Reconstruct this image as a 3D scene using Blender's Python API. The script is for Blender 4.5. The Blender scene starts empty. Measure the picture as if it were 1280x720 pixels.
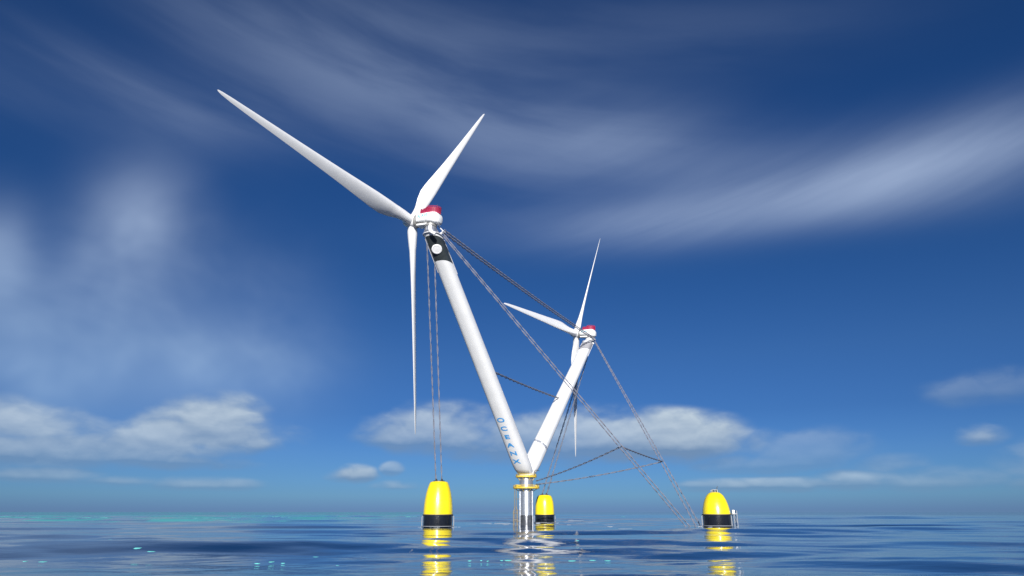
import bpy, bmesh, math, random
import numpy as np
from mathutils import Vector, Matrix
from math import sin, cos, pi, radians, atan, atan2, sqrt

random.seed(7)
rng = np.random.default_rng(11)
scene = bpy.context.scene
col = scene.collection

# ------------------------------------------------------------------ camera
CAM_H = 5.709
F_PX = 825.68                      # focal length in pixels of a 1280 px wide picture
PITCH = atan(280 / F_PX)
cam_d = bpy.data.cameras.new("camera")
cam_d.sensor_width = 36
cam_d.lens = 36 * F_PX / 1280
cam_d.clip_start = 0.5
cam_d.clip_end = 120000
cam = bpy.data.objects.new("camera", cam_d)
cam.location = (0, 0, CAM_H)
cam.rotation_euler = (pi / 2 + PITCH, 0, 0)
col.objects.link(cam)
scene.camera = cam

# ------------------------------------------------------------------ light
SUN_EL, SUN_AZ = radians(18), radians(180)      # azimuth clockwise from +Y (the view direction)
SUN_STRENGTH = 5.0
SKY_STRENGTH = 0.055
SKY_TINT = [(0.2, (.19, .375, .98)), (50, (.222, .475, .82)), (1.25, (.25, .49, 1.0)), (2.4, (.265, .505, 1.0)), (4.5, (.27, .49, .94)), (7.8, (.235, .435, .815)), (12.5, (.255, .46, .79)), (21, (.194, .435, .76)), (29, (.175, .45, .81)), (40, (.222, .475, .82))]
scene.view_settings.view_transform = 'Standard'
scene.view_settings.look = 'None'
scene.view_settings.gamma = 1
scene.view_settings.use_curve_mapping = False
scene.cycles.blur_glossy = 2.0
scene.view_settings.exposure = 0.47

sun_d = bpy.data.lights.new("sun", 'SUN')
sun_d.energy = SUN_STRENGTH
sun_d.angle = radians(0.5)
sun_d.color = (1.0, 0.965, 0.91)
sun = bpy.data.objects.new("sun", sun_d)
sdir = Vector((sin(SUN_AZ) * cos(SUN_EL), cos(SUN_AZ) * cos(SUN_EL), sin(SUN_EL)))
sun.rotation_euler = sdir.to_track_quat('Z', 'Y').to_euler()
sun.location = (60, -120, 200)
col.objects.link(sun)

# ------------------------------------------------------------------ node helpers
class NT:
    def __init__(self, tree):
        self.t = tree
        tree.nodes.clear()
    def n(self, kind, **kw):
        nd = self.t.nodes.new(kind)
        for k, v in kw.items():
            setattr(nd, k, v)
        return nd
    def link(self, a, b):
        self.t.links.new(a, b)
    def put(self, sock, v):
        if hasattr(v, 'is_output'):
            self.t.links.new(v, sock)
        else:
            sock.default_value = v
    def m(self, op, a, b=0.0, c=0.0, clamp=False):
        nd = self.n('ShaderNodeMath', operation=op, use_clamp=clamp)
        self.put(nd.inputs[0], a); self.put(nd.inputs[1], b); self.put(nd.inputs[2], c)
        return nd.outputs[0]
    def add(self, a, b): return self.m('ADD', a, b)
    def sub(self, a, b): return self.m('SUBTRACT', a, b)
    def mul(self, a, b): return self.m('MULTIPLY', a, b)
    def xyz(self, x, y, z):
        nd = self.n('ShaderNodeCombineXYZ')
        for s, v in zip(nd.inputs, (x, y, z)):
            self.put(s, v)
        return nd.outputs[0]
    def noise(self, vec, scale=1.0, detail=6.0, rough=0.55, lac=2.0, dist=0.0):
        nd = self.n('ShaderNodeTexNoise')
        self.put(nd.inputs['Vector'], vec)
        nd.inputs['Scale'].default_value = scale
        nd.inputs['Detail'].default_value = detail
        nd.inputs['Roughness'].default_value = rough
        nd.inputs['Lacunarity'].default_value = lac
        nd.inputs['Distortion'].default_value = dist
        return nd.outputs[0]
    def smooth(self, v, lo, hi, a=0.0, b=1.0):
        nd = self.n('ShaderNodeMapRange', interpolation_type='SMOOTHSTEP')
        self.put(nd.inputs[0], v)
        nd.inputs[1].default_value = lo; nd.inputs[2].default_value = hi
        nd.inputs[3].default_value = a; nd.inputs[4].default_value = b
        return nd.outputs[0]
    def mix(self, f, a, b):
        nd = self.n('ShaderNodeMix', data_type='RGBA')
        self.put(nd.inputs[0], f); self.put(nd.inputs[6], a); self.put(nd.inputs[7], b)
        return nd.outputs[2]

# ------------------------------------------------------------------ sky with clouds
def azel(px, py):
    """compass direction of a spot of sky (radians right of north, radians above the horizon)"""
    X, V = (px - 640) / F_PX, -(py - 360) / F_PX
    d = Vector((X, cos(PITCH) - V * sin(PITCH), sin(PITCH) + V * cos(PITCH))).normalized()
    return atan2(d.x, d.y), math.asin(d.z)

world = bpy.data.worlds.new("World")
scene.world = world
world.use_nodes = True
W = NT(world.node_tree)
sky = W.n('ShaderNodeTexSky', sky_type='NISHITA')
sky.sun_disc = False
sky.sun_elevation = SUN_EL
sky.sun_rotation = SUN_AZ
sky.air_density = 1.0
sky.dust_density = 0.0
sky.ozone_density = 4.0
sky.altitude = 0
tc = W.n('ShaderNodeTexCoord')
sp = W.n('ShaderNodeSeparateXYZ')
W.link(tc.outputs['Generated'], sp.inputs[0])
AZ = W.m('ARCTAN2', sp.outputs[0], sp.outputs[1])
EL = W.m('ARCSINE', sp.outputs[2])

# clear sea air: the low sky keeps its blue instead of the texture's sandy horizon
rmp = W.n('ShaderNodeValToRGB')
W.link(W.mul(EL, 1 / radians(50)), rmp.inputs[0])
cr = rmp.color_ramp
for k, (deg, c) in enumerate(SKY_TINT):
    el_ = cr.elements[k] if k < 2 else cr.elements.new(deg / 50)
    if k < 2: el_.position = deg / 50
    el_.color = (*c, 1)
tint = W.n('ShaderNodeMix', data_type='RGBA', blend_type='MULTIPLY')
tint.inputs[0].default_value = 1.0
W.link(sky.outputs[0], tint.inputs[6]); W.link(rmp.outputs[0], tint.inputs[7])
SKYC = tint.outputs[2]

def gauss(px0, py0, px1, py1, half_w, amp):
    """a soft long band of high cloud between two sky directions"""
    a0, e0 = azel(px0, py0); a1, e1 = azel(px1, py1)
    ca, ce = (a0 + a1) / 2, (e0 + e1) / 2
    L = sqrt((a1 - a0) ** 2 + (e1 - e0) ** 2) / 2
    th = atan2(e1 - e0, a1 - a0)
    hw = half_w / F_PX
    da, de = W.sub(AZ, ca), W.sub(EL, ce)
    s = W.add(W.mul(da, cos(th) / L), W.mul(de, sin(th) / L))
    t = W.add(W.mul(da, -sin(th) / hw), W.mul(de, cos(th) / hw))
    r2 = W.add(W.m('POWER', W.m('ABSOLUTE', s), 2.4), W.mul(t, t))
    return W.mul(W.m('EXPONENT', W.mul(r2, -1.0)), amp)

def total(lst):
    o = lst[0]
    for v in lst[1:]:
        o = W.add(o, v)
    return o

def streaks(th, along, across, detail=5.0, off=0.0):
    s = W.add(W.mul(AZ, cos(th) * along), W.mul(EL, sin(th) * along))
    t = W.add(W.mul(AZ, -sin(th) * across), W.mul(EL, cos(th) * across))
    return W.noise(W.xyz(s, t, off), 1.0, detail, 0.5, dist=0.25)

st1 = W.smooth(streaks(0.24, 2.3, 15.0, 5.5, off=1.3), 0.25, 0.75, 0.60, 1.14)
st2 = W.smooth(streaks(-0.16, 2.2, 12.0, 6.0, off=4.1), 0.30, 0.74, 0.32, 1.15)
st3 = W.smooth(W.noise(W.xyz(W.mul(AZ, 3.6), W.mul(EL, 4.2), 7.7), 1.0, 4.0, 0.5, dist=0.2), 0.32, 0.66, 0.40, 1.25)

band = W.mul(total([
    gauss(660, 290, 1300, 168, 31, 0.50),
    gauss(960, 228, 1420, 128, 40, 0.34),
    gauss(1000, 270, 1330, 225, 24, 0.10),
    gauss(640, 185, 880, 165, 52, 0.20),
    gauss(800, 225, 1000, 190, 36, 0.12),
]), st1)
veil = W.mul(total([
    gauss(180, -30, 700, 80, 60, 0.24),
    gauss(330, 60, 700, 190, 48, 0.14),
    gauss(-80, 50, 420, 160, 44, 0.20),
    gauss(520, 165, 900, 150, 66, 0.18),
    gauss(700, 20, 1120, 10, 40, 0.07),
]), st2)
soft = W.mul(total([
    gauss(-60, 315, 40, 325, 50, 0.40),
    gauss(100, 285, 250, 300, 68, 0.50),
    gauss(150, 330, 210, 330, 70, 0.16),
    gauss(-60, 440, 310, 430, 84, 0.58),
    gauss(75, 430, 95, 520, 50, 0.34),
    gauss(215, 430, 270, 470, 55, 0.18),
    gauss(150, 465, 430, 465, 55, 0.36),
    gauss(240, 380, 420, 400, 90, 0.10),
]), st3)
cirrus = W.m('MINIMUM', total([band, veil, soft]), 0.80)

# cumulus near the horizon: (centre px, half width px, height above / below the centre px, weight)
CUM = [
    (270, 520, 66, 26, 26, 1.2, 1), (262, 548, 90, 32, 20, 1.25, 1), (200, 556, 100, 22, 22, 1.1, .9), (312, 552, 44, 22, 16, .95, .8),
    (30, 536, 90, 28, 26, 1.1, .85), (70, 562, 160, 28, 20, 1.2, .75), (-70, 545, 80, 30, 24, 1.1, .9), (170, 574, 120, 14, 12, .95, .6),
    (505, 545, 60, 26, 18, 1.05, .8), (560, 542, 100, 34, 26, 1.25, .85), (655, 550, 130, 30, 28, 1.2, .75), (745, 552, 100, 38, 28, 1.2, .85), (835, 548, 84, 32, 30, 1.4, 1.15), (880, 555, 50, 26, 20, 1.1, 1),
    (436, 594, 32, 12, 10, 1.1, .95), (490, 587, 14, 9, 8, .95, .6), (500, 609, 34, 8, 6, .85, .55), (62, 594, 55, 11, 9, .95, .58), (150, 602, 50, 7, 6, .85, .48), (250, 606, 66, 9, 8, .9, .52),
    (1226, 546, 24, 12, 10, 1.0, .75), (1240, 487, 60, 20, 18, .85, .36), (1065, 598, 40, 11, 9, 1.0, .65), (925, 607, 38, 7, 7, 1.0, .75), (870, 606, 28, 5, 5, .9, .45),
    (985, 606, 140, 9, 9, .95, .58), (1170, 602, 70, 16, 12, .95, .42), (1000, 565, 80, 26, 22, .95, .36), (955, 580, 80, 14, 12, .95, .44), (1110, 580, 40, 12, 10, .9, .36),
    (1400, 580, 90, 30, 22, 1.0, .6), (1340, 604, 60, 10, 9, .9, .5), (-200, 570, 120, 40, 22, 1.0, .8),
]
def puff(de):
    v = W.xyz(W.mul(AZ, 1.0), W.mul(W.add(EL, de), 1.9), 0.37)
    wob = W.n('ShaderNodeTexNoise'); W.put(wob.inputs['Vector'], v)
    wob.inputs['Scale'].default_value = 26; wob.inputs['Detail'].default_value = 3
    off = W.n('ShaderNodeVectorMath', operation='MULTIPLY_ADD')
    W.put(off.inputs[0], wob.outputs['Color']); off.inputs[1].default_value = (.03, .03, 0); W.put(off.inputs[2], v)
    return W.noise(off.outputs[0], 12.0, 4.5, 0.47)
n_big = puff(0.0)
n_up = puff(0.008)
al_sum = None; mask = None; hs_sum = None; wsum = None
for (px, py, rw, ru, rd, wt, al) in CUM:
    a, e = azel(px, py)
    ra, re_u, re_d = 1.12 * rw / F_PX, 1.12 * ru / F_PX, 1.05 * rd / F_PX
    da = W.mul(W.sub(AZ, a), 1 / ra)
    v = W.sub(EL, e)
    vu, vd = W.mul(v, 1 / re_u), W.mul(v, -1 / re_d)
    vv = W.m('MAXIMUM', vu, vd)
    r = W.m('SQRT', W.add(W.mul(da, da), W.mul(vv, vv)))
    k = W.mul(W.m('MAXIMUM', W.sub(1.25, r), 0.0), wt)
    mask = k if mask is None else W.m('MAXIMUM', mask, k)
    hsv = W.mul(k, W.sub(vu, W.m('MAXIMUM', vd, 0.0)))
    hs_sum = hsv if hs_sum is None else W.add(hs_sum, hsv)
    wsum = k if wsum is None else W.add(wsum, k)
    al_sum = W.mul(k, al) if al_sum is None else W.add(al_sum, W.mul(k, al))
hrel = W.m('DIVIDE', hs_sum, W.add(wsum, 0.02))
dens = W.add(mask, W.mul(W.sub(n_big, 0.50), 1.9))
cum_a = W.mul(W.smooth(dens, 0.10, 0.92), 0.82)
opac = W.m('DIVIDE', al_sum, W.add(wsum, 0.001))
cum_a = W.mul(W.mul(cum_a, opac), W.smooth(mask, 0.02, 0.45))
relief = W.mul(W.sub(n_big, n_up), 1.2)
lit = W.m('ADD', W.add(W.mul(hrel, 0.60), 0.42), relief, clamp=True)
lit = W.mul(W.mul(lit, W.smooth(dens, 0.30, 1.2, 0.45, 1.0)), W.smooth(opac, 0.15, 0.8, 0.55, 1.0))
cum_c = W.mix(lit, (0.165, 0.265, 0.42, 1), (0.66, 0.75, 0.80, 1))

INV = 0.75 / SKY_STRENGTH
def boost(c):
    nd = W.n('ShaderNodeVectorMath', operation='SCALE')
    W.put(nd.inputs[0], c); nd.inputs['Scale'].default_value = INV
    return nd.outputs[0]
cir_c = boost(W.mix(W.smooth(EL, 0.05, 0.45), (0.36, 0.54, 0.78, 1), (0.38, 0.48, 0.68, 1)))
c1 = W.mix(cirrus, SKYC, cir_c)
c2 = W.mix(cum_a, c1, boost(cum_c))
bg = W.n('ShaderNodeBackground')
W.link(c2, bg.inputs['Color'])
bg.inputs['Strength'].default_value = SKY_STRENGTH
wo = W.n('ShaderNodeOutputWorld')
W.link(bg.outputs[0], wo.inputs['Surface'])

# ------------------------------------------------------------------ materials
def principled(name, color, rough=0.4, metal=0.0, spec=0.5, vary=0.0, vscale=0.5, dirt=None, bump=0.0, bscale=2.0, coat=0.0):
    mt = bpy.data.materials.new(name)
    mt.use_nodes = True
    N = NT(mt.node_tree)
    b = N.n('ShaderNodeBsdfPrincipled')
    out = N.n('ShaderNodeOutputMaterial')
    N.link(b.outputs[0], out.inputs[0])
    tcn = N.n('ShaderNodeTexCoord')
    P = tcn.outputs['Object']
    c = (*color, 1)
    if vary:
        nz = N.noise(P, vscale, 5.0, 0.6)
        f = N.smooth(nz, 0.3, 0.75)
        c = N.mix(f, c, tuple(x * (1 - vary) for x in color) + (1,))
    if dirt:
        dcol, amount = dirt
        s = N.n('ShaderNodeSeparateXYZ'); N.link(P, s.inputs[0])
        v = N.xyz(N.mul(s.outputs[0], 2.2), N.mul(s.outputs[1], 2.2), N.mul(s.outputs[2], 0.14))
        nz = N.noise(v, 1.0, 6.0, 0.6)
        f = N.mul(N.smooth(nz, 0.52, 0.78), amount)
        c = N.mix(f, c, (*dcol, 1))
    N.put(b.inputs['Base Color'], c)
    nr = N.noise(P, vscale * 3, 4.0, 0.6)
    N.put(b.inputs['Roughness'], N.smooth(nr, 0.25, 0.75, rough * 0.8, min(1, rough * 1.25)))
    b.inputs['Metallic'].default_value = metal
    b.inputs['Specular IOR Level'].default_value = spec
    b.inputs['Coat Weight'].default_value = coat
    b.inputs['Coat Roughness'].default_value = 0.12
    if bump:
        bn = N.n('ShaderNodeBump')
        bn.inputs['Strength'].default_value = bump
        bn.inputs['Distance'].default_value = 0.1
        N.link(N.noise(P, bscale, 5.0, 0.6), bn.inputs['Height'])
        N.link(bn.outputs[0], b.inputs['Normal'])
    return mt

M_WHITE = principled('white_gelcoat', (0.84, 0.85, 0.86), 0.32, vary=0.05, vscale=0.25, coat=0.25)
M_TOWER = principled('white_tower_paint', (0.84, 0.85, 0.86), 0.42, vary=0.06, vscale=0.2, dirt=((0.55, 0.56, 0.55), 0.25))
M_NAC = principled('white_nacelle_shell', (0.80, 0.82, 0.83), 0.38, vary=0.05, vscale=0.8, dirt=((0.5, 0.5, 0.5), 0.2))
M_RING = principled('grey_bearing_steel', (0.36, 0.36, 0.35), 0.45, metal=0.4, vary=0.2, vscale=1.5)
M_STEEL = principled('polished_grey_steel', (0.62, 0.64, 0.68), 0.30, metal=0.8, vary=0.18, vscale=0.7, dirt=((0.20, 0.19, 0.19), 0.35))
M_PIPE = principled('light_grey_pipe_paint', (0.62, 0.63, 0.66), 0.35, vary=0.12, vscale=1.0, dirt=((0.35, 0.32, 0.28), 0.4))
M_DPANEL = principled('dark_grey_panel', (0.045, 0.055, 0.06), 0.35, vary=0.25, vscale=0.5)
M_GPANEL = principled('mid_grey_panel', (0.34, 0.34, 0.36), 0.45, vary=0.12, vscale=0.5)
M_RED = principled('red_railing_paint', (0.36, 0.016, 0.07), 0.5, vary=0.2, vscale=1.2)
M_YEL = principled('yellow_buoy_paint', (0.90, 0.72, 0.008), 0.30, vary=0.07, vscale=0.35, dirt=((0.62, 0.42, 0.02), 0.35), coat=0.4)
M_YELR = principled('yellow_rail_paint', (0.72, 0.52, 0.06), 0.5, vary=0.25, vscale=1.2, dirt=((0.35, 0.2, 0.06), 0.5))
M_RUST = principled('worn_ochre_ladder_paint', (0.22, 0.18, 0.11), 0.55, vary=0.3, vscale=1.5)
M_BLACK = principled('black_hull_paint', (0.010, 0.012, 0.018), 0.22, vary=0.3, vscale=0.6, dirt=((0.05, 0.055, 0.05), 0.5))
M_CABLE = principled('grey_cable_sheath', (0.23, 0.24, 0.30), 0.55, vary=0.35, vscale=0.6)
M_CABLE_D = principled('dark_grey_cable_sheath', (0.15, 0.165, 0.21), 0.55, vary=0.35, vscale=0.6)
M_BLUE = principled('blue_letter_paint', (0.07, 0.38, 0.82), 0.4, vary=0.1, vscale=1.0)
M_LBLUE = principled('light_blue_letter_paint', (0.22, 0.48, 0.70), 0.4, vary=0.1, vscale=1.0)
M_TEAL = principled('teal_mark_paint', (0.05, 0.42, 0.50), 0.4)
M_FENDER = principled('grey_fender_pipe', (0.30, 0.32, 0.35), 0.5, vary=0.2, vscale=1.0, dirt=((0.12, 0.12, 0.1), 0.5))
M_SPLASH = principled('wet_grey_coating', (0.12, 0.125, 0.14), 0.25, metal=0.5, vary=0.5, vscale=0.8, dirt=((0.4, 0.42, 0.44), 0.6))
M_DARK = principled('dark_weathered_metal', (0.09, 0.09, 0.085), 0.5, metal=0.3, vary=0.3, vscale=1.5)

def foam_mat(name, color, rough):
    mt = bpy.data.materials.new(name); mt.use_nodes = True
    N = NT(mt.node_tree)
    b = N.n('ShaderNodeBsdfPrincipled'); out = N.n('ShaderNodeOutputMaterial')
    tcn = N.n('ShaderNodeTexCoord')
    nz = N.noise(tcn.outputs['Object'], 1.3, 5.0, 0.6)
    N.put(b.inputs['Base Color'], N.mix(N.smooth(nz, .3, .7), (*color, 1), tuple(min(1, c * .8) for c in color) + (1,)))
    b.inputs['Roughness'].default_value = rough
    N.link(b.outputs[0], out.inputs[0])
    return mt
M_FOAM = foam_mat('white_foam', (0.58, 0.65, 0.72), 0.6)
M_TURQ = foam_mat('turquoise_flecks', (0.22, 0.86, 0.80), 0.6)

# ------------------------------------------------------------------ mesh helpers
class MB:
    def __init__(self):
        self.v = []; self.f = []
    def ring_loft(self, rings, cap0=True, cap1=True, closed=True):
        base = len(self.v); k = len(rings[0])
        for r in rings:
            self.v += [tuple(p) for p in r]
        for i in range(len(rings) - 1):
            for j in range(k if closed else k - 1):
                a = base + i * k + j; b = base + i * k + (j + 1) % k
                self.f.append((a, b, b + k, a + k))
        if cap0: self.f.append(tuple(base + j for j in reversed(range(k))))
        if cap1: self.f.append(tuple(base + (len(rings) - 1) * k + j for j in range(k)))
        return self
    def lathe(self, prof, seg=48, axis_origin=(0, 0, 0), cap0=True, cap1=True, a0=0.0):
        o = Vector(axis_origin)
        rings = [[o + Vector((r * cos(a0 + 2 * pi * j / seg), r * sin(a0 + 2 * pi * j / seg), z)) for j in range(seg)] for r, z in prof]
        return self.ring_loft(rings, cap0, cap1)
    def tube(self, pts, r, seg=8, caps=True):
        pts = [Vector(p) for p in pts]
        rings = []
        prev = None
        for i, p in enumerate(pts):
            t = (pts[min(i + 1, len(pts) - 1)] - pts[max(i - 1, 0)]).normalized()
            if prev is None:
                x = t.orthogonal().normalized()
            else:
                x = (prev - t * prev.dot(t)).normalized()
            prev = x
            y = t.cross(x)
            rr = r[i] if isinstance(r, (list, tuple)) else r
            rings.append([p + x * (rr * cos(2 * pi * j / seg)) + y * (rr * sin(2 * pi * j / seg)) for j in range(seg)])
        return self.ring_loft(rings, caps, caps)
    def torus(self, center, R, r, seg=48, ms=8, a0=0.0, a1=2 * pi):
        c = Vector(center)
        full = abs(a1 - a0 - 2 * pi) < 1e-6
        n = seg if full else seg + 1
        rings = []
        for i in range(n):
            a = a0 + (a1 - a0) * i / seg
            d = Vector((cos(a), sin(a), 0))
            rings.append([c + d * (R + r * cos(2 * pi * j / ms)) + Vector((0, 0, r * sin(2 * pi * j / ms))) for j in range(ms)])
        if full: rings.append(rings[0])
        return self.ring_loft(rings, not full, not full)
    def box(self, c, size, mat=None):
        c = Vector(c); s = Vector(size) / 2
        base = len(self.v)
        for dx in (-1, 1):
            for dy in (-1, 1):
                for dz in (-1, 1):
                    p = Vector((dx * s.x, dy * s.y, dz * s.z))
                    if mat is not None: p = mat @ p
                    self.v.append(tuple(c + p))
        for q in ((0, 1, 3, 2), (4, 6, 7, 5), (0, 4, 5, 1), (2, 3, 7, 6), (0, 2, 6, 4), (1, 5, 7, 3)):
            self.f.append(tuple(base + i for i in q))
        return self
    def build(self, name, mat, parent=None, smooth=True, angle=40, matrix=None, bevel=0.0):
        me = bpy.data.meshes.new(name)
        me.from_pydata(self.v, [], self.f)
        bm = bmesh.new(); bm.from_mesh(me)
        bmesh.ops.remove_doubles(bm, verts=bm.verts, dist=1e-5)
        bmesh.ops.recalc_face_normals(bm, faces=bm.faces)
        if bevel:
            ed = [e for e in bm.edges if len(e.link_faces) == 2 and e.calc_face_angle(0) > radians(50)]
            bmesh.ops.bevel(bm, geom=ed, offset=bevel, segments=2, affect='EDGES', profile=0.5)
        bm.to_mesh(me); bm.free()
        me.materials.append(mat)
        if smooth:
            me.polygons.foreach_set('use_smooth', [True] * len(me.polygons))
            me.set_sharp_from_angle(angle=radians(angle))
        o = bpy.data.objects.new(name, me)
        col.objects.link(o)
        if parent is not None: o.parent = parent
        if matrix is not None: o.matrix_local = matrix
        return o

def thing(name, loc, label, cat, group=None, rotz=0.0):
    o = bpy.data.objects.new(name, None)
    o.empty_display_size = 2
    col.objects.link(o)
    o.location = loc
    o.rotation_euler = (0, 0, rotz)
    return tag(o, label, cat, group)
def tag(o, label, cat, group=None):
    o['label'] = label; o['category'] = cat
    if group: o['group'] = group
    return o
def structure(o):
    o['kind'] = 'structure'
    return o

# ------------------------------------------------------------------ platform frame
TH = 1.1349
C0 = Vector((6.755, 327.19, 0))
U = Vector((cos(TH), sin(TH), 0))            # from the near rotor to the far rotor
N_ = Vector((sin(TH), -cos(TH), 0))          # from the rotors towards the nacelle tails
Z = Vector((0, 0, 1))
S, HUB_H, BH, BT = 96.9, 115.9, -6.38, 2.47
TILT, CONE = -0.1767, 0.0825
PHL, PHR = -1.530, -1.6321
def P3(u, n, z): return U * u + N_ * n + Z * z           # relative to C0

def project(p):
    q = Vector(p) - Vector((0, 0, CAM_H))
    d = q.y * cos(PITCH) + q.z * sin(PITCH); v = -q.y * sin(PITCH) + q.z * cos(PITCH)
    return 640 + F_PX * q.x / d, 360 - F_PX * v / d

# ------------------------------------------------------------------ sea
WAVES = []
for lam, amp, spread in ((120, .36, .22), (78, .38, .28), (58, .33, .34), (44, .27, .4), (34, .19, .42), (27, .12, .5), (22, .085, .5), (17, .055, .6),
                         (13.5, .038, .6), (10.5, .028, .7), (8.2, .021, .7), (6.4, .015, .8), (5.0, .010, .9), (3.9, .006, 1.0), (3.0, .004, 1.0)):
    for k in range(3):
        th = pi / 2 + rng.uniform(-spread, spread) + 0.12
        l = lam * rng.uniform(0.88, 1.14)
        WAVES.append((cos(th) * 2 * pi / l, sin(th) * 2 * pi / l, amp * 0.48, rng.uniform(0, 2 * pi), l))

def sea_z(x, y, cell=None):
    x = np.asarray(x, float); y = np.asarray(y, float)
    h = np.zeros_like(x)
    # wave groups: calmer and livelier patches
    g = 0.75 + 0.45 * np.sin(x * .011 + 1.1 + 1.3 * np.sin(y * .006)) * np.sin(y * .013 + .4 + np.sin(x * .007))
    for kx, ky, a, ph, l in WAVES:
        wgt = 1.0 if cell is None else np.clip((l / cell - 2.5) / 2.5, 0, 1)
        s = kx * x + ky * y + ph
        h += wgt * a * (np.sin(s) + 0.18 * np.cos(2 * s))
    return h * g

def build_sea():
    ang_f = np.radians(np.linspace(-62, 62, 420))
    ang_b = np.radians(np.linspace(62, 298, 90))[1:-1]
    ang = np.concatenate([ang_f, ang_b])                     # from north, clockwise
    rad = [2.0]
    while rad[-1] < 90000:
        r = rad[-1]
        rad.append(r + max(0.45, r * 0.0115 if r < 1500 else r * 0.05))
    rad = np.array(rad)
    R, A = np.meshgrid(rad, ang, indexing='ij')
    X, Y = R * np.sin(A), R * np.cos(A)
    cell = np.maximum(np.gradient(rad)[:, None] * np.ones_like(A), 0.45)
    Zh = sea_z(X, Y, cell)
    nr, na = X.shape
    verts = np.stack([X, Y, Zh], -1).reshape(-1, 3)
    i = np.arange(nr - 1)[:, None]; j = np.arange(na)[None, :]; jn = (j + 1) % na
    F = np.stack([i * na + j + 0 * jn, (i + 1) * na + j, (i + 1) * na + jn, i * na + jn], -1).reshape(-1, 4)
    me = bpy.data.meshes.new('sea')
    vs = np.vstack([verts, [[0, 0, 0]]])
    me.vertices.add(len(vs)); me.vertices.foreach_set('co', vs.ravel())
    tri = np.array([[len(vs) - 1, k, (k + 1) % na] for k in range(na)])
    nl = F.size + tri.size
    me.loops.add(nl); me.loops.foreach_set('vertex_index', np.concatenate([F.ravel(), tri.ravel()]).astype(np.int32))
    me.polygons.add(len(F) + len(tri))
    ls = np.concatenate([np.arange(len(F)) * 4, F.size + np.arange(len(tri)) * 3]).astype(np.int32)
    me.polygons.foreach_set('loop_start', ls)
    me.polygons.foreach_set('use_smooth', [True] * (len(F) + len(tri)))
    me.update(); me.validate()
    bm = bmesh.new(); bm.from_mesh(me); bmesh.ops.recalc_face_normals(bm, faces=bm.faces)
    if sum(f.normal.z for f in list(bm.faces)[:500]) < 0:
        bmesh.ops.reverse_faces(bm, faces=bm.faces)
    bm.to_mesh(me); bm.free()
    o = bpy.data.objects.new('sea', me); col.objects.link(o)
    return structure(o)

def sea_material():
    mt = bpy.data.materials.new('sea_water'); mt.use_nodes = True
    N = NT(mt.node_tree)
    b = N.n('ShaderNodeBsdfPrincipled'); out = N.n('ShaderNodeOutputMaterial')
    tcn = N.n('ShaderNodeTexCoord')
    P = tcn.outputs['Object']
    s = N.n('ShaderNodeSeparateXYZ'); N.link(P, s.inputs[0])
    x, y = s.outputs[0], s.outputs[1]
    # shallow reef water on the left towards the horizon: turquoise where the bottom is pale sand
    reef = N.mul(N.smooth(N.add(x, N.mul(y, 0.10)), -5.0, -110.0), N.smooth(y, 340.0, 480.0))
    rn = N.noise(N.xyz(N.mul(x, 0.028), N.mul(y, 0.009), 0.0), 1.0, 6.0, 0.62)
    reef = N.mul(reef, N.smooth(rn, 0.44, 0.60))
    base = N.mix(reef, (0.007, 0.034, 0.095, 1), (0.06, 0.42, 0.44, 1))
    N.put(b.inputs['Base Color'], base)
    b.inputs['IOR'].default_value = 1.333
    N.put(b.inputs['Roughness'], 0.045)
    # small ripples, laid along the swell, livelier in some patches than in others
    patch = N.smooth(N.noise(N.xyz(N.mul(x, .012), N.mul(y, .02), 3.0), 1.0, 3.0, .5), 0.42, 0.66, 0.15, 1.0)
    r1 = N.noise(N.xyz(N.mul(x, 0.30), N.mul(y, 0.62), 0.0), 1.0, 3.0, 0.5, dist=0.3)
    r2 = N.noise(N.xyz(N.mul(x, 1.1), N.mul(y, 1.9), 5.0), 1.0, 2.0, 0.5)
    hgt = N.add(N.mul(r1, 0.036), N.mul(N.mul(r2, patch), 0.008))
    bn = N.n('ShaderNodeBump')
    bn.inputs['Strength'].default_value = 1.0
    bn.inputs['Distance'].default_value = 1.0
    N.link(hgt, bn.inputs['Height'])
    N.link(bn.outputs[0], b.inputs['Normal'])
    # milky water over the reef scatters light through a broken surface
    df = N.n('ShaderNodeBsdfDiffuse'); df.inputs[0].default_value = (0.10, 0.46, 0.48, 1)
    mx = N.n('ShaderNodeMixShader')
    N.link(N.mul(reef, 0.8), mx.inputs[0])
    N.link(b.outputs[0], mx.inputs[1]); N.link(df.outputs[0], mx.inputs[2])
    N.link(mx.outputs[0], out.inputs[0])
    return mt

sea = build_sea()
sea.data.materials.append(sea_material())

def foam_object(name, patches, mat, label):
    """thin lens-shaped flecks lying on the water: (x, y, length, width)"""
    mb = MB()
    for (x, y, L, Wd) in patches:
        k = 14
        th = random.uniform(-.12, .12)
        ring0, ring1 = [], []
        for j in range(k):
            a = 2 * pi * j / k
            e = random.uniform(.7, 1.1)
            dx, dy = cos(a) * L / 2 * e, sin(a) * Wd / 2 * e
            px, py = x + dx * cos(th) - dy * sin(th), y + dx * sin(th) + dy * cos(th)
            h = float(sea_z(px, py))
            ring0.append((px, py, h - 0.05))
            qx, qy = x + (px - x) * .75, y + (py - y) * .75
            ring1.append((qx, qy, float(sea_z(qx, qy)) + 0.035))
        mb.ring_loft([ring0, ring1], False, True)
    o = mb.build(name, mat, smooth=True, angle=70)
    o['kind'] = 'stuff'; o['label'] = label; o['category'] = 'foam'
    return o

def ground(px, py):
    """spot of water seen at a place in the photo"""
    v = -(py - 360) / F_PX; X = (px - 640) / F_PX
    d = Vector((X, cos(PITCH) - v * sin(PITCH), sin(PITCH) + v * cos(PITCH)))
    t = -CAM_H / d.z
    return d.x * t, d.y * t

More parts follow.
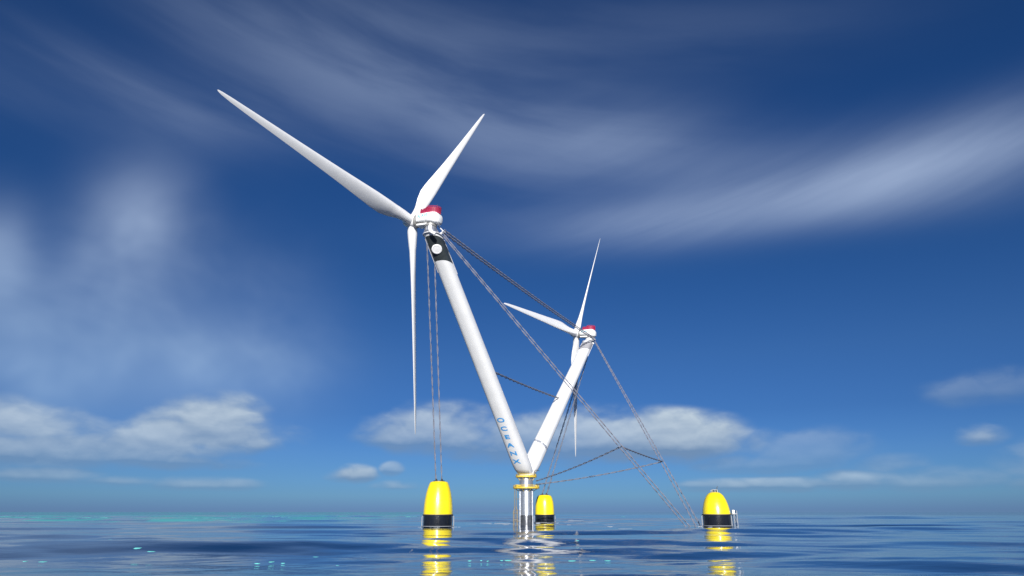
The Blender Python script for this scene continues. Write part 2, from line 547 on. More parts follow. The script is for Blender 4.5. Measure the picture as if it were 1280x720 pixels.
# ------------------------------------------------------------------ the floating turbine
turbine = thing('wind_turbine', C0, 'white twin-rotor floating wind turbine on a V of two leaning towers', 'wind turbine')

# -- central column
cb = MB().lathe([(3.2, -6), (3.2, 15.8), (3.2, 17.2), (3.2, 21.2), (3.6, 21.3), (3.6, 22.0)], 40)
column = cb.build('column', M_STEEL, turbine)
for a, r in ((-2.75, .42), (-.5, .36), (.6, .4), (2.2, .4)):
    pm = MB().tube([(3.3 * cos(a), 3.3 * sin(a), -3), (3.3 * cos(a), 3.3 * sin(a), 16.3)], r, 12)
    pm.build('riser_pipe', M_STEEL, column)
MB().lathe([(3.30, -5.9), (3.30, 3.9), (3.22, 4.3)], 40, cap0=False, cap1=False).build('splash_zone_coating', M_SPLASH, column)
def ring_platform(z, r, th_, rail_h, name, posts):
    pl = MB().lathe([(3.18, z), (r, z), (r, z + th_), (3.18, z + th_)], 28, cap0=False, cap1=False)
    pl.v, pl.f = list(pl.v), list(pl.f)
    k = 28
    n = len(pl.v)
    for j in range(k):                                  # close the inner side
        pl.f.append((n - k + j, n - k + (j + 1) % k, (j + 1) % k, j))
    o = pl.build(name, M_YELR, turbine)
    rl = MB()
    for hh in (rail_h, rail_h * .52):
        rl.torus((0, 0, z + th_ + hh), r - .15, .075, 48, 6)
    for j in range(posts):
        a = 2 * pi * j / posts
        rl.tube([((r - .15) * cos(a), (r - .15) * sin(a), z + th_ * .5), ((r - .15) * cos(a), (r - .15) * sin(a), z + th_ + rail_h)], .075, 6)
    kp = MB().torus((0, 0, z + th_ + .15), r - .1, .14, 48, 6)
    rl.build('railing', M_YELR, o)
    kp.build('kick_plate', M_YELR, o)
    for j in range(8):                                  # brackets under the deck
        a = 2 * pi * (j + .5) / 8
        br = MB().tube([(3.3 * cos(a), 3.3 * sin(a), z - 1.3), ((r - .5) * cos(a), (r - .5) * sin(a), z - .02)], .13, 6)
        br.build('bracket', M_YELR, o)
    return o
p_lo = ring_platform(16.2, 6.25, .45, 1.15, 'service_platform', 18)
p_hi = ring_platform(21.3, 5.0, .55, .95, 'service_platform', 14)
# equipment boxes on the lower deck
for (a, r, s, hgt) in ((-2.6, 5.0, (1.5, 1.1), 1.3), (-2.15, 5.1, (1.0, 0.9), .9), (-.35, 5.0, (1.2, .8), 1.0)):
    m = Matrix.Rotation(a, 3, 'Z')
    MB().box((r * cos(a), r * sin(a), 16.65 + hgt / 2 + .003), (s[0], s[1], hgt), m).build('deck_box', M_YELR, p_lo, smooth=False, bevel=.06)
# small davit crane on the upper ring
MB().tube([(4.0, -1.6, 21.8), (4.0, -1.6, 24.2), (5.0, -2.0, 24.6), (6.2, -2.4, 24.3)], .16, 8).build('davit', M_DARK, p_hi)
# boat landing with a ladder on the left
ax, ay = -5.1, -1.6
lad = MB()
for dx in (-.55, .55):
    lad.tube([(ax + dx, ay - .3, -2.5), (ax + dx, ay - .3, 12.0), (ax + dx * .8, ay, 16.2)], .11, 8)
for k in range(34):
    z = -.5 + k * .48
    lad.tube([(ax - .5, ay - .25, z), (ax + .5, ay - .25, z)], .055, 6)
for z in (1.5, 6.5, 11.5):
    lad.tube([(ax, ay - .3, z), (-3.1, -1.0, z)], .12, 6)
lad.build('ladder', M_RUST, turbine)
fen = MB()
for dx in (-1.0, 1.0):
    fen.tube([(ax + dx, ay - .9, -2.5), (ax + dx, ay - .9, 5.6), (ax + dx * .3, ay - .4, 8.0)], .2, 10)
fen.tube([(ax - 1.0, ay - .9, 5.2), (ax + 1.0, ay - .9, 5.2)], .16, 8)
fen.tube([(ax - 1.0, ay - .9, 2.2), (ax + 1.0, ay - .9, 2.2)], .16, 8)
fen.build('boat_landing', M_RUST, turbine)

# -- towers
def superellipse(a, b, k, e=2.6):
    o = []
    for j in range(k):
        t = 2 * pi * j / k
        c_, s_ = cos(t), sin(t)
        o.append((a * math.copysign(abs(c_) ** (2 / e), c_), b * math.copysign(abs(s_) ** (2 / e), s_)))
    return o
Z0, ZT = 22.0, 108.6
TOPK = (ZT - Z0) / (HUB_H - 5 - Z0)
def tower_axis(side, t, off=0.0):
    return P3(side * (S * TOPK * t + off), BT * TOPK * t, Z0 + (ZT - Z0) * t)
def tower_dims(t):
    return (3.6 - .85 * t) / .675, 4.15 - .95 * t          # along U (horizontal cut of a leaning section), along N
LEAN = math.atan2(S * TOPK, ZT - Z0)

TE = 2.5
def tower_ring(side, t, grow=0.0, k=40):
    a, b = tower_dims(t)
    c = tower_axis(side, t)
    return [c + U * x + N_ * y for x, y in superellipse(a + grow, b + grow, k, TE)]

def make_tower(side):
    mb = MB()
    ts = [0.012 * (side < 0), .03, .06, .1] + [i / 24 for i in range(3, 25)]
    rings = [tower_ring(side, t) for t in ts]
    # blend the foot into the round column top
    rings[0] = [Vector((v.x * .80, v.y * .80, v.z)) for v in rings[0]]
    rings[1] = [tower_axis(side, .03) + (v - tower_axis(side, .03)) * .93 for v in rings[1]]
    mb.ring_loft(rings)
    return mb.build('tower', M_TOWER, turbine, angle=50)

def surf_point(side, t, phi, lift):
    """point on a tower's skin: phi = 0 looks along -U, growing towards N_"""
    a, b = tower_dims(t)
    c_, s_ = cos(phi), sin(phi)
    x = -math.copysign(abs(c_) ** (2 / TE), c_) * a
    y = math.copysign(abs(s_) ** (2 / TE), s_) * b
    nu = -math.copysign(abs(x / a) ** (TE - 1) / a, c_); nv_ = math.copysign(abs(y / b) ** (TE - 1) / b, s_)
    nn = U * nu + N_ * nv_
    axis = (tower_axis(side, 1) - tower_axis(side, 0)).normalized()
    nn = (nn - axis * nn.dot(axis)).normalized()
    return tower_axis(side, t) + U * x + N_ * y + nn * lift, nn, axis

def face_patch(side, t0, t1, w0, w1, thick, nt=10, nw=20):
    mb = MB(); base = 0
    grid = [[[surf_point(side, t0 + (t1 - t0) * i / nt, w0 + (w1 - w0) * j / nw, l)[0] for j in range(nw + 1)] for i in range(nt + 1)] for l in (-.05, thick)]
    vid = {}
    for l in range(2):
        for i in range(nt + 1):
            for j in range(nw + 1):
                vid[l, i, j] = len(mb.v); mb.v.append(tuple(grid[l][i][j]))
    for i in range(nt):
        for j in range(nw):
            mb.f.append((vid[1, i, j], vid[1, i, j + 1], vid[1, i + 1, j + 1], vid[1, i + 1, j]))
    for i in range(nt):
        for j in (0, nw):
            mb.f.append((vid[0, i, j], vid[1, i, j], vid[1, i + 1, j], vid[0, i + 1, j]))
    for j in range(nw):
        for i in (0, nt):
            mb.f.append((vid[0, i, j], vid[1, i, j], vid[1, i, j + 1], vid[0, i, j + 1]))
    return mb

def text_mesh(s, bold=True):
    cu = bpy.data.curves.new('lettering', 'FONT')
    cu.body = s; cu.size = 1.0; cu.extrude = 0.0
    cu.align_x = 'CENTER'; cu.align_y = 'CENTER'
    cu.offset = 0.045 if bold else 0.0
    o = bpy.data.objects.new('lettering', cu); col.objects.link(o)
    bpy.context.view_layer.update()
    dg = bpy.context.evaluated_depsgraph_get()
    me = bpy.data.meshes.new_from_object(o.evaluated_get(dg))
    bpy.data.objects.remove(o); bpy.data.curves.remove(cu)
    bm = bmesh.new(); bm.from_mesh(me)
    bmesh.ops.triangulate(bm, faces=bm.faces)
    for _ in range(4):
        lng = [e for e in bm.edges if e.calc_length() > .09]
        if not lng: break
        bmesh.ops.subdivide_edges(bm, edges=lng, cuts=1)
        bmesh.ops.triangulate(bm, faces=bm.faces)
    bm.verts.index_update()
    vs = [v.co.copy() for v in bm.verts]; fs = [tuple(v.index for v in f.verts) for f in bm.faces]
    bm.free(); bpy.data.meshes.remove(me)
    return vs, fs

tower_near = make_tower(-1)
tower_far = make_tower(1)
tower_near['label'] = 'left tower leaning towards the viewer with blue lettering and a dark panel with a round hatch'
tower_far['label'] = 'right tower leaning away with a plain grey panel under its nacelle'

o = face_patch(-1, .905, .992, radians(-36), radians(110), .04).build('panel', M_DPANEL, tower_near, angle=60); o['label'] = 'dark grey panel'
o = face_patch(1, .925, .99, radians(-80), radians(108), .04).build('panel', M_GPANEL, tower_far, angle=60); o['label'] = 'light grey panel'
# white round hatch on the dark panel
pc, nn, axv = surf_point(-1, .944, radians(14), .04)
tx = axv.cross(nn).normalized(); ty = axv
hm = Matrix((( tx.x, ty.x, nn.x, pc.x), (tx.y, ty.y, nn.y, pc.y), (tx.z, ty.z, nn.z, pc.z), (0, 0, 0, 1)))
MB().lathe([(2.05, -.3), (2.05, .25), (1.9, .36), (1.55, .36), (1.5, .30), (.3, .34)], 40).build('hatch', M_WHITE, tower_near, matrix=hm)
# lettering down the tower, upright letters one under another
LET0, LET1 = .262, .068
for k, ch in enumerate("OCEANX"):
    t = LET0 + (LET1 - LET0) * k / 5
    vs, fs = text_mesh(ch)
    lm = MB()
    a, b = tower_dims(t)
    size = 3.3
    for v in vs:
        dt = v.y * size / ((ZT - Z0) / cos(LEAN))
        p, _, _ = surf_point(-1, t + dt, radians(2) + v.x * size / (.5 * (a * .675 + b)), .05)
        lm.v.append(tuple(p))
    lm.f = fs
    lm.build('letter', M_BLUE, tower_near, smooth=False)

# cable saddles, rails up the tower edges
for tw, side in ((tower_near, -1), (tower_far, 1)):
    for w in (radians(-58), radians(118)):
        pts = [surf_point(side, .87 + .12 * i / 8, w, .10)[0] for i in range(9)]
        MB().tube(pts, .16, 8).build('edge_rail', M_PIPE, tw)

# -- nacelles, heads and rotors
def axis_frame(side):
    ax_ = (N_ * cos(TILT) + Z * sin(TILT)).normalized()
    zz = (Z * cos(TILT) - N_ * sin(TILT)).normalized()
    return ax_, zz
HUB = {s: P3(s * S, BH, HUB_H) for s in (-1, 1)}

def nac_ring(x, hw, z0, z1, e=3.4, k=32, n_tilt=0.085):
    pts = []
    zc, hz = (z0 + z1) / 2, (z1 - z0) / 2
    for a, b in superellipse(hw, hz, k, e):
        pts.append(Vector((x, a, zc + b)))
    return pts

def make_nacelle(side):
    nt = -0.075
    nx = N_ * cos(nt) + Z * sin(nt); nz = Z * cos(nt) - N_ * sin(nt); ny = nz.cross(nx)
    h = HUB[side]
    m = Matrix(((nx.x, ny.x, nz.x, h.x), (nx.y, ny.y, nz.y, h.y), (nx.z, ny.z, nz.z, h.z), (0, 0, 0, 1)))
    secs = [(3.05, 2.1, -1.3, 1.7), (3.3, 2.5, -1.55, 2.0), (5.5, 2.75, -1.6, 2.3), (8.2, 2.9, -1.75, 2.6), (10.3, 2.9, -2.2, 2.55),
            (11.8, 2.75, -2.6, 2.2), (12.8, 2.3, -2.5, 1.5), (13.3, 1.4, -2.0, .6)]
    na = MB().ring_loft([nac_ring(*s) for s in secs]).build('nacelle', M_NAC, turbine, matrix=m, angle=38)
    MB().ring_loft([nac_ring(x, hw, z0, z1, 4) for x, hw, z0, z1 in ((3.2, 1.5, -2.75, -2.05), (3.5, 1.9, -3.0, -1.98), (8.0, 2.1, -3.1, -1.98), (8.3, 1.8, -2.9, -2.1))]).build('bedplate', M_NAC, na)
    MB().box((6.0, 0, -1.85), (5.4, 3.2, .7)).build('gap_shade_block', M_DARK, na, smooth=False)  # dark block stands in for the shade between shell and bedplate
    # red helicopter hoist deck: curved basket at the tail, low railing in front
    X0, X1, RX = 5.2, 8.6, 4.1
    arc = [(X1 + RX * sin(a), -2.75 * cos(a)) for a in [pi * i / 30 for i in range(31)]]
    bk = MB()
    for z in (2.7, 3.15, 3.6):
        bk.tube([(X0, -2.6, z)] + [(x, y, z) for x, y in arc] + [(X0, 2.6, z), (X0, -2.6, z)], .10, 6)
    for z in (4.1, 4.6):
        bk.tube([(X1 - 1.2, -2.75, 3.6)] + [(x, y, z) for x, y in arc] + [(X1 - 1.2, 2.75, 3.6)], .11, 6)
    for (x, y) in arc[::2]:
        bk.tube([(x, y, 1.9), (x, y, 4.6)], .09, 6)
    for i in range(7):
        x = X0 + i * .56
        for y in (-2.62, 2.62):
            bk.tube([(x, y, 1.9), (x, y, 3.6)], .08, 6)
    rail = bk.build('hoist_railing', M_RED, na)
    pm = MB()
    rim = [(X0, -2.5)] + [(X1 + (RX - .12) * sin(a), -2.66 * cos(a)) for a in [pi * i / 20 for i in range(0, 21)]] + [(X0, 2.5)]
    outer = [(x, y, 1.9) for x, y in rim]; top = [(x, y, 3.0 if x < X1 - .1 else 4.2) for x, y in rim]
    inner_t = [(X0 + (x - X0) * .985, y * .97, z) for (x, y, z) in top]
    inner_b = [(X0 + (x - X0) * .985, y * .97, 1.9) for (x, y) in rim]
    pm.ring_loft([outer, top, inner_t, inner_b], False, False)
    pm.build('infill_panel', M_RED, rail, angle=30)
    MB().box((6.6, 0, 2.75), (1.8, 3.4, .8)).build('roof_cooler', M_RED, na, smooth=False, bevel=.08)
    MB().tube([(11.4, -.6, 2.1), (11.4, -.6, 5.8)], .07, 6).build('wind_vane_mast', M_DARK, na)
    # marks on the side that faces -U (local +y)
    def put_text(s, x, z, size, mat):
        vs, fs = text_mesh(s)
        mm = MB()
        sgn = 1 if ny.dot(U) < 0 else -1
        for v in vs:
            X = x + v.x * size; ZZ = z + v.y * size
            # interpolate the shell half width at this place
            hw = np.interp(X, [q[0] for q in secs], [q[1] for q in secs])
            z0 = np.interp(X, [q[0] for q in secs], [q[2] for q in secs]); z1 = np.interp(X, [q[0] for q in secs], [q[3] for q in secs])
            b = abs((ZZ - (z0 + z1) / 2) / ((z1 - z0) / 2))
            yy = hw * (max(0, 1 - b ** 3.4)) ** (1 / 3.4)
            mm.v.append((X, sgn * (yy + .03), ZZ))
        mm.f = fs
        mm.build('lettering', mat, na, smooth=False)
    if side < 0:
        put_text("AI", 4.7, .55, 1.9, M_LBLUE)
        put_text("AVI", 7.3, .65, 1.9, M_LBLUE)
    else:
        put_text("A", 5.0, .5, 2.0, M_TEAL)
        put_text("AVI", 7.2, .6, 1.5, M_LBLUE)
    return na

def make_head(side):
    """bent collar that turns the leaning tower upright under the nacelle"""
    top = P3(side * S, BT, HUB_H - 3.0)
    rings = []
    n = 14
    p0 = tower_axis(side, 1.0); p1 = top
    a0, b0 = tower_dims(1.0)
    t0 = (tower_axis(side, 1) - tower_axis(side, 0)).normalized()
    L = (p1 - p0).length
    c1 = p0 + t0 * L * .45; c2 = p1 - Z * L * .5
    for i in range(n + 1):
        t = i / n
        c = p0 * (1 - t) ** 3 + c1 * 3 * t * (1 - t) ** 2 + c2 * 3 * t * t * (1 - t) + p1 * t ** 3
        s = t * t * (3 - 2 * t)
        a = a0 * .98 * (1 - s) + 2.0 * s; b = b0 * .97 * (1 - s) + 2.0 * s
        e = TE - (TE - 2) * s
        rings.append([c + U * x + N_ * y for x, y in superellipse(a, b, 40, e)])
    hd = MB().ring_loft(rings).build('tower_head', M_STEEL if side < 0 else M_PIPE, turbine, angle=50)
    # ring deck round the neck and yaw bearing
    yb = MB().lathe([(2.3, -.6), (2.45, -.4), (2.45, .3), (2.2, .5)], 36)
    yb.build('yaw_bearing', M_RING, hd, matrix=Matrix.Translation(top - Z * .6))
    c = p0 + t0 * .4
    rr = [c + (v - p0) * 1.02 for v in tower_ring(side, 1.0, .18, 40)]
    rr.append(rr[0])
    MB().tube(rr, .24, 8).build('collar', M_PIPE, hd)
    # white curved pipe over the face of the head
    fwd = (-U * .9 + N_ * .45).normalized()
    base = p0 + fwd * 2.7
    pts = [top - Z * 1.6 + fwd * 2.3, top - Z * 3.0 + fwd * 2.9, top - Z * 4.3 + fwd * 3.2 + N_ * .3, top - Z * 5.0 + fwd * 3.1 + N_ * 1.3, top - Z * 5.6 + fwd * 2.7 + N_ * 2.5]
    MB().tube(pts, [.75, .75, .7, .6, .5], 12).build('air_duct', M_WHITE, hd)
    # cable bracket on the tail side
    br = MB()
    q = p0 + N_ * (b0 - .4) + Z * .6
    br.tube([q, q + N_ * 1.8 + Z * .8], .5, 10)
    br.tube([q + Z * 3.6 - N_ * .8, q + N_ * 1.8 + Z * .8], .22, 8)
    br.tube([q + N_ * 1.8 + Z * .8 - U * .9, q + N_ * 1.8 + Z * .8 + U * .9], .35, 10)
    br.build('cable_bracket', M_PIPE, hd)
    return hd

# blade stations: radius, chord, thickness ratio, twist (deg from the rotor plane), x of the leading edge
BL = 92.0
ST = [(1.2, 4.0, 1.0, 24), (4.5, 4.0, 1.0, 24), (8, 4.5, .80, 23), (12, 5.6, .50, 21), (17, 6.5, .36, 18), (22, 6.45, .30, 15), (30, 5.7, .26, 11.5),
      (40, 4.75, .23, 8.5), (50, 4.0, .21, 6.2), (60, 3.3, .19, 4.3), (70, 2.65, .18, 2.8), (80, 2.0, .17, 1.5), (87, 1.45, .16, .5), (90.5, .95, .16, 0), (91.7, .5, .16, 0), (92, .16, .16, 0)]
def airfoil(chord, tr, k=28):
    out = []
    rd = min(1.0, max(0.0, (tr - .36) / .55))                # 1 = round root
    for j in range(k):
        a = 2 * pi * j / k
        xc = .5 * (1 + cos(a))                               # 1 trailing, 0 leading
        yt = 5 * tr * (.2969 * sqrt(xc) - .126 * xc - .3516 * xc ** 2 + .2843 * xc ** 3 - .1015 * xc ** 4)
        ya = math.copysign(yt, sin(a)) if abs(sin(a)) > 1e-9 else 0
        ya += .03 * (1 - tr) * sin(pi * xc)
        xa, yc = .32 - xc, .5 * tr * sin(a)
        xr = .5 - xc
        out.append(((xa * (1 - rd) + xr * rd) * chord, (ya * (1 - rd) + yc * rd) * chord))
    return out
def blade_rings(mirror, pitch):
    rings = []
    rs = []
    for i in range(len(ST) - 1):
        n = 3 if ST[i + 1][0] - ST[i][0] > 3 else 1
        for q in range(n):
            t = q / n
            rs.append(tuple(ST[i][c] * (1 - t) + ST[i + 1][c] * t for c in range(4)))
    rs.append(ST[-1])
    for r, ch, tr, tw in rs:
        a = radians(tw + pitch)
        bend = -1.8 * (r / BL) ** 2                          # slight pre-bend away from the tower
        ring = []
        for x, y in airfoil(ch, tr):
            X = x * cos(a) - y * sin(a); Y = x * sin(a) + y * cos(a)
            ring.append(Vector((X * mirror, Y + bend * 0, r)))
        rings.append(ring)
    return rings

def make_rotor(side, phase, mirror, pitch):
    ax_, zz = axis_frame(side)
    h = HUB[side]
    uu = U
    # hub frame: x along U, y along the shaft towards the nacelle, z up the rotor plane
    m = Matrix(((uu.x, ax_.x, zz.x, h.x), (uu.y, ax_.y, zz.y, h.y), (uu.z, ax_.z, zz.z, h.z), (0, 0, 0, 1)))
    prof = [(.05, -4.4), (.8, -4.25), (1.5, -3.7), (2.1, -2.8), (2.45, -1.6), (2.55, 0), (2.5, 1.3), (2.3, 2.0)]
    rings = [[Vector((r * cos(2 * pi * j / 40), y, r * sin(2 * pi * j / 40))) for j in range(40)] for r, y in prof]
    hub = MB().ring_loft(rings).build('rotor_hub', M_WHITE, turbine, matrix=m)
    br = MB().ring_loft([[Vector((r * cos(2 * pi * j / 40), y, r * sin(2 * pi * j / 40))) for j in range(40)] for r, y in ((2.15, 1.9), (2.6, 2.05), (2.7, 2.5), (2.6, 2.95), (2.0, 3.2))])
    br.build('main_bearing', M_RING, hub)
    first = None
    for k in range(3):
        a = phase + k * 2 * pi / 3
        d = Vector((sin(a), 0, cos(a))) * cos(CONE) + Vector((0, -1, 0)) * sin(CONE)
        t = Vector((cos(a), 0, -sin(a)))
        n = d.cross(t)                                        # completes the frame (points along -/+ shaft)
        y = Vector((0, 1, 0)); y = (y - d * y.dot(d)).normalized()
        x = y.cross(d).normalized()
        bmx = Matrix(((x.x, y.x, d.x, 0), (x.y, y.y, d.y, 0), (x.z, y.z, d.z, 0), (0, 0, 0, 1)))
        if first is None:
            first = MB().ring_loft(blade_rings(mirror, pitch)).build('blade', M_WHITE, hub, matrix=bmx, angle=60)
        else:
            b2 = first.copy(); col.objects.link(b2); b2.parent = hub; b2.matrix_local = bmx
    return hub

HEAD = {}
for side, ph, mir, pit in ((-1, PHL, 1, 8), (1, PHR, -1, 8)):
    na = make_nacelle(side)
    hd = make_head(side); HEAD[side] = hd
    rt = make_rotor(side, ph, mir, pit)
    if side < 0:
        na['label'] = 'left nacelle nearer the viewer'
        rt['label'] = 'left rotor nearer the viewer'
    else:
        na['label'] = 'right nacelle farther away'
        rt['label'] = 'right rotor farther away'

# ------------------------------------------------------------------ buoys
RF, RB, AB = 86.44, 58.37, 1.3286
B_LEFT = C0 + (-N_ * cos(AB) - U * sin(AB)) * RB
B_RIGHT = C0 + N_ * RF
B_FAR = C0 + (-N_ * cos(AB) + U * sin(AB)) * RB

def make_buoy(loc, label, rad, zb, prof, top_kit):
    b = thing('buoy', loc, label, 'buoy', 'yellow and black floats round the turbine')
    hull = MB().lathe([(rad * .9, -5), (rad, -3.6), (rad, zb - .9), (rad * 1.0, zb)], 56).build('hull', M_BLACK, b)
    MB().lathe([(rad + .02, zb + .003)] + prof, 64).build('cap', M_YEL, b, angle=55)
    MB().torus((0, 0, zb - .12), rad + .12, .22, 64, 8).build('rubbing_strake', M_DARK, b)
    # pale fender pipes hung round the waterline
    for a in (.03, .8, 1.57, 2.34, 3.11):
        x, y = (rad + .55) * cos(a), (rad + .55) * sin(a)
        MB().tube([((rad) * cos(a), (rad) * sin(a), zb - .35), (x, y, zb - .8), (x, y, -2.0)], .19, 8).build('fender_pipe', M_FENDER, b)
    rg = MB().torus((0, 0, .35), rad + .50, .12, 64, 8)
    rg.build('fender_ring', M_FENDER, b)
    r1, z1 = prof[-1]
    tk = MB()
    tk.lathe([(r1 * .8, z1 + .003), (r1 * .8, z1 + .35), (r1 * .6, z1 + .45)], 28)
    for k in range(4):
        a = pi / 4 + k * pi / 2
        tk.box((r1 * .55 * cos(a), r1 * .55 * sin(a), z1 + .75), (.5, .25, .7), Matrix.Rotation(a, 3, 'Z'))
    tk.build('cable_anchor', M_DARK, b)
    if top_kit:
        rl = MB()
        rr = r1 * .95
        for k in range(8):
            a = k * pi / 4
            rl.tube([(rr * cos(a), rr * sin(a), z1 - .3), (rr * cos(a), rr * sin(a), z1 + .95)], .07, 6)
        rl.torus((0, 0, z1 + .95), rr, .07, 32, 6)
        rl.build('top_railing', M_PIPE, b)
        MB().tube([(rr * .8, -.5, z1), (rr * .8, -.5, z1 + 1.9), (rr * 1.15, -.6, z1 + 2.3)], .13, 8).build('beacon_post', M_DARK, b)
    return b

bl = make_buoy(B_LEFT, 'tall blunt-topped yellow buoy with black hull, left of the turbine column', 5.85, 4.75,
     [(5.84, 6.2), (5.75, 8.2), (5.5, 10.5), (5.1, 12.8), (4.55, 14.9), (3.95, 16.6), (3.65, 17.15), (3.3, 17.4), (2.9, 17.5)], False)
br_ = make_buoy(B_RIGHT, 'egg-shaped yellow buoy with a small boat landing, far right of the column', 5.6, 4.8,
     [(5.56, 5.7), (5.38, 7.1), (4.98, 8.8), (4.4, 10.5), (3.55, 12.1), (2.7, 13.0), (1.9, 13.5), (1.4, 13.6)], True)
bf = make_buoy(B_FAR, 'smaller-looking yellow buoy just behind the grey central column', 5.25, 4.35,
     [(5.22, 6.5), (5.1, 9.0), (4.85, 11.0), (4.4, 12.8), (3.9, 13.9), (3.4, 14.4), (2.8, 14.6)], False)
# boat landing on the right buoy
lb = MB()
for yy in (-1.1, 1.1):
    lb.tube([(6.0, yy, 4.9), (8.3, yy, 4.9)], .2, 8)
    lb.tube([(8.2, yy, 6.1), (8.2, yy, -1.5)], .14, 8)
    lb.tube([(7.0, yy, 4.9), (8.2, yy, 1.2)], .09, 8)
    lb.tube([(6.9, yy, 4.9), (6.9, yy, -1.5)], .12, 8)
for z in (.6, 1.4, 2.2, 3.0, 3.8):
    lb.tube([(8.2, -1.1, z), (8.2, 1.1, z)], .05, 6)
lb.tube([(8.2, -1.1, 6.1), (8.2, 1.1, 6.1)], .14, 8)
lb.box((7.2, 0, 5.1), (2.3, 2.4, .2))
land = lb.build('boat_landing', M_FENDER, br_)
MB().box((7.1, .2, 5.85), (1.0, 1.3, 1.3)).build('equipment_box', M_WHITE, land, smooth=False, bevel=.08)

# ------------------------------------------------------------------ stay cables
def cable(a, b, label, mat, sag=0.0, R=.20, r=.15, pitch=9.0, group='stay cables'):
    a, b = Vector(a), Vector(b)
    d = b - a; L = d.length; d.normalize()
    x = d.orthogonal().normalized(); y = d.cross(x)
    o = thing_at = None
    mb = MB()
    n = max(12, int(L / pitch * 9))
    for s in (0, 1):
        pts = []
        for i in range(n + 1):
            t = i / n
            ph = 2 * pi * t * L / pitch + s * pi
            pts.append(d * (L * t) + x * (R * cos(ph)) + y * (R * sin(ph)) - Z * (sag * 4 * t * (1 - t)))
        mb.tube(pts, r, 5)
    o = mb.build('stay_cable', mat, None, angle=80)
    o.location = a
    tag(o, label, 'cable', group)
    return o

def head_anchor(side, n, z, u=0.0):
    """cable eye beside the tower head"""
    return C0 + tower_axis(side, 1.0) + N_ * n + Z * z + U * u
topL = Vector(B_LEFT) + Z * 17.6
topF = Vector(B_FAR) + Z * 14.8
ux = Vector((1, 0, 0))
# near nacelle to left buoy, two strands
cable(head_anchor(-1, -3.0, -2.5), topL - ux * 1.3, 'left strand of the upright cable pair above the left buoy', M_CABLE)
cable(C0 + tower_axis(-1, .93) - N_ * 3.2, topL + ux * 1.1, 'right strand of the upright cable pair above the left buoy', M_CABLE)
# nacelle to nacelle
brk = {s: head_anchor(s, tower_dims(1)[1] + 1.4, 1.4) for s in (-1, 1)}
cable(brk[-1] + Z * .7, brk[1] + Z * .6, 'upper strand of the sloping cable pair joining the two nacelles', M_CABLE, sag=1.0, R=.30, r=.19, pitch=8)
cable(brk[-1] - Z * .5, brk[1] - Z * .6, 'lower strand of the sloping cable pair joining the two nacelles', M_CABLE, sag=1.0, R=.30, r=.19, pitch=8)
# both nacelles to the arm by the right buoy
def arm(px, z=-1.5):
    f0 = [k / 400 for k in range(401)]
    best = min(f0, key=lambda t: abs(project(C0 + N_ * RF * t + Z * z)[0] - px))
    return C0 + N_ * RF * best + Z * z
e3a, e3b, e4a, e4b = arm(861), arm(866), arm(873), arm(879)
s3 = brk[-1] - Z * 1.2; s4 = brk[1] - Z * 1.0
cable(s3, e3b, 'upper strand of the long cable pair from left nacelle down to the right buoy', M_CABLE, R=.17, r=.13)
cable(s3 - Z * .8 - N_ * .2, e3a, 'lower strand of the long cable pair from left nacelle down to the right buoy', M_CABLE, R=.17, r=.13)
cable(s4, e4b, 'upper strand of the cable pair from right nacelle down to the right buoy', M_CABLE)
cable(s4 - Z * .5 - N_ * .2, e4a, 'lower strand of the cable pair from right nacelle down to the right buoy', M_CABLE)
# right nacelle to the far buoy
cable(head_anchor(1, -1.0, -4.0), topF - ux * 1.3, 'left strand of the steep cable pair above the buoy behind the column', M_CABLE_D, R=.28, r=.19)
cable(head_anchor(1, 1.4, -3.0), topF + ux * 1.2, 'right strand of the steep cable pair above the buoy behind the column', M_CABLE_D, R=.28, r=.19)
# tower to tower
cable(C0 + tower_axis(-1, .50), C0 + tower_axis(1, .50), 'cable strung between the two towers at half height', M_CABLE_D, sag=.6, R=.34, r=.24)
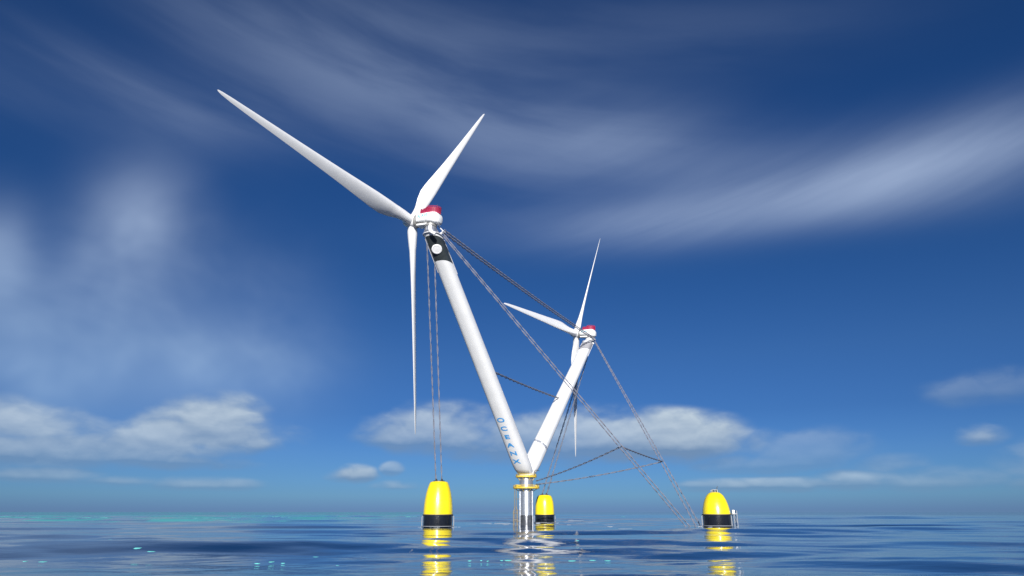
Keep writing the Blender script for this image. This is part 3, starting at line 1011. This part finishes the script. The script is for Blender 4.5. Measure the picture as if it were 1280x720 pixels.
# ties
def at_row(a, b, py):
    ts = [k / 600 for k in range(601)]
    t = min(ts, key=lambda t: abs(project(a.lerp(b, t))[1] - py))
    return a.lerp(b, t)
n3 = at_row(s3, (e3a + e3b) / 2, 558.5); n4 = at_row(s4, (e4a + e4b) / 2, 577)
cable(n3, C0 + Vector((4.6, -2.0, 19.6)), 'nearer tie cable sagging from the long stays to the column deck', M_CABLE_D, sag=.8, R=.22, r=.16, pitch=7)
cable(n4, C0 + Vector((4.6, 2.0, 18.2)), 'farther tie cable sagging from the right stays to the column deck', M_CABLE_D, sag=1.0, R=.22, r=.16, pitch=7)
cable(n3, n4, 'short tie cable linking the two stays that end by the right buoy', M_CABLE_D, sag=.3, R=.22, r=.16, pitch=7)

# ------------------------------------------------------------------ foam and turquoise flecks
tq = []  # small bright turquoise flecks scattered over the water
for px, py, L, k in ((270, 648, 26, 7), (210, 649.5, 12, 3), (512, 646.5, 9, 3), (115, 647.5, 14, 3), (350, 646, 24, 5), (30, 646, 20, 4), (420, 648.5, 10, 2), (770, 644.6, 3, 1), (780, 646, 14, 3)):
    for q in range(k):
        x, y = ground(px + random.uniform(-1, 1) * L, py + random.uniform(-.5, .7))
        s = y / F_PX
        tq.append((x, y, s * random.uniform(4, 14), s * random.uniform(20, 60)))
for px, py, n in ((620, 696.3, 5), (425, 678, 2), (345, 696, 3), (405, 690, 1), (185, 687, 2), (145, 682, 1), (50, 694.5, 2), (722, 678, 1), (755, 696, 2), (725, 696, 1), (425, 700, 1)):
    for q in range(n):
        x, y = ground(px + (q - n / 2) * 11 + random.uniform(-6, 6), py + random.uniform(-.8, .8))
        s = y / F_PX
        tq.append((x, y, s * random.uniform(3, 12), s * random.uniform(4, 12)))
foam_object('turquoise_flecks', tq, M_TURQ, 'scattered bright turquoise flecks on the blue sea')
wf = []
for k in range(70):
    px = random.gauss(672, 44); py = 650 + abs(random.gauss(0, 2.6)) + (px - 672) ** 2 * .0006
    x, y = ground(px, py); s = y / F_PX
    wf.append((x, y, s * random.uniform(6, 26), s * random.uniform(5, 14)))
for (B, rad) in ((B_LEFT, 6.6), (B_RIGHT, 6.4), (B_FAR, 6.0), (C0, 4.2)):
    for k in range(16):
        a = random.uniform(0, 2 * pi)
        rr = rad + abs(random.gauss(0, 1.0))
        wf.append((B.x + rr * cos(a), B.y + rr * sin(a), random.uniform(1.0, 3.5), random.uniform(.4, 1.2)))
foam_object('white_foam', wf, M_FOAM, 'thin white foam streaks round the foot of the grey column')
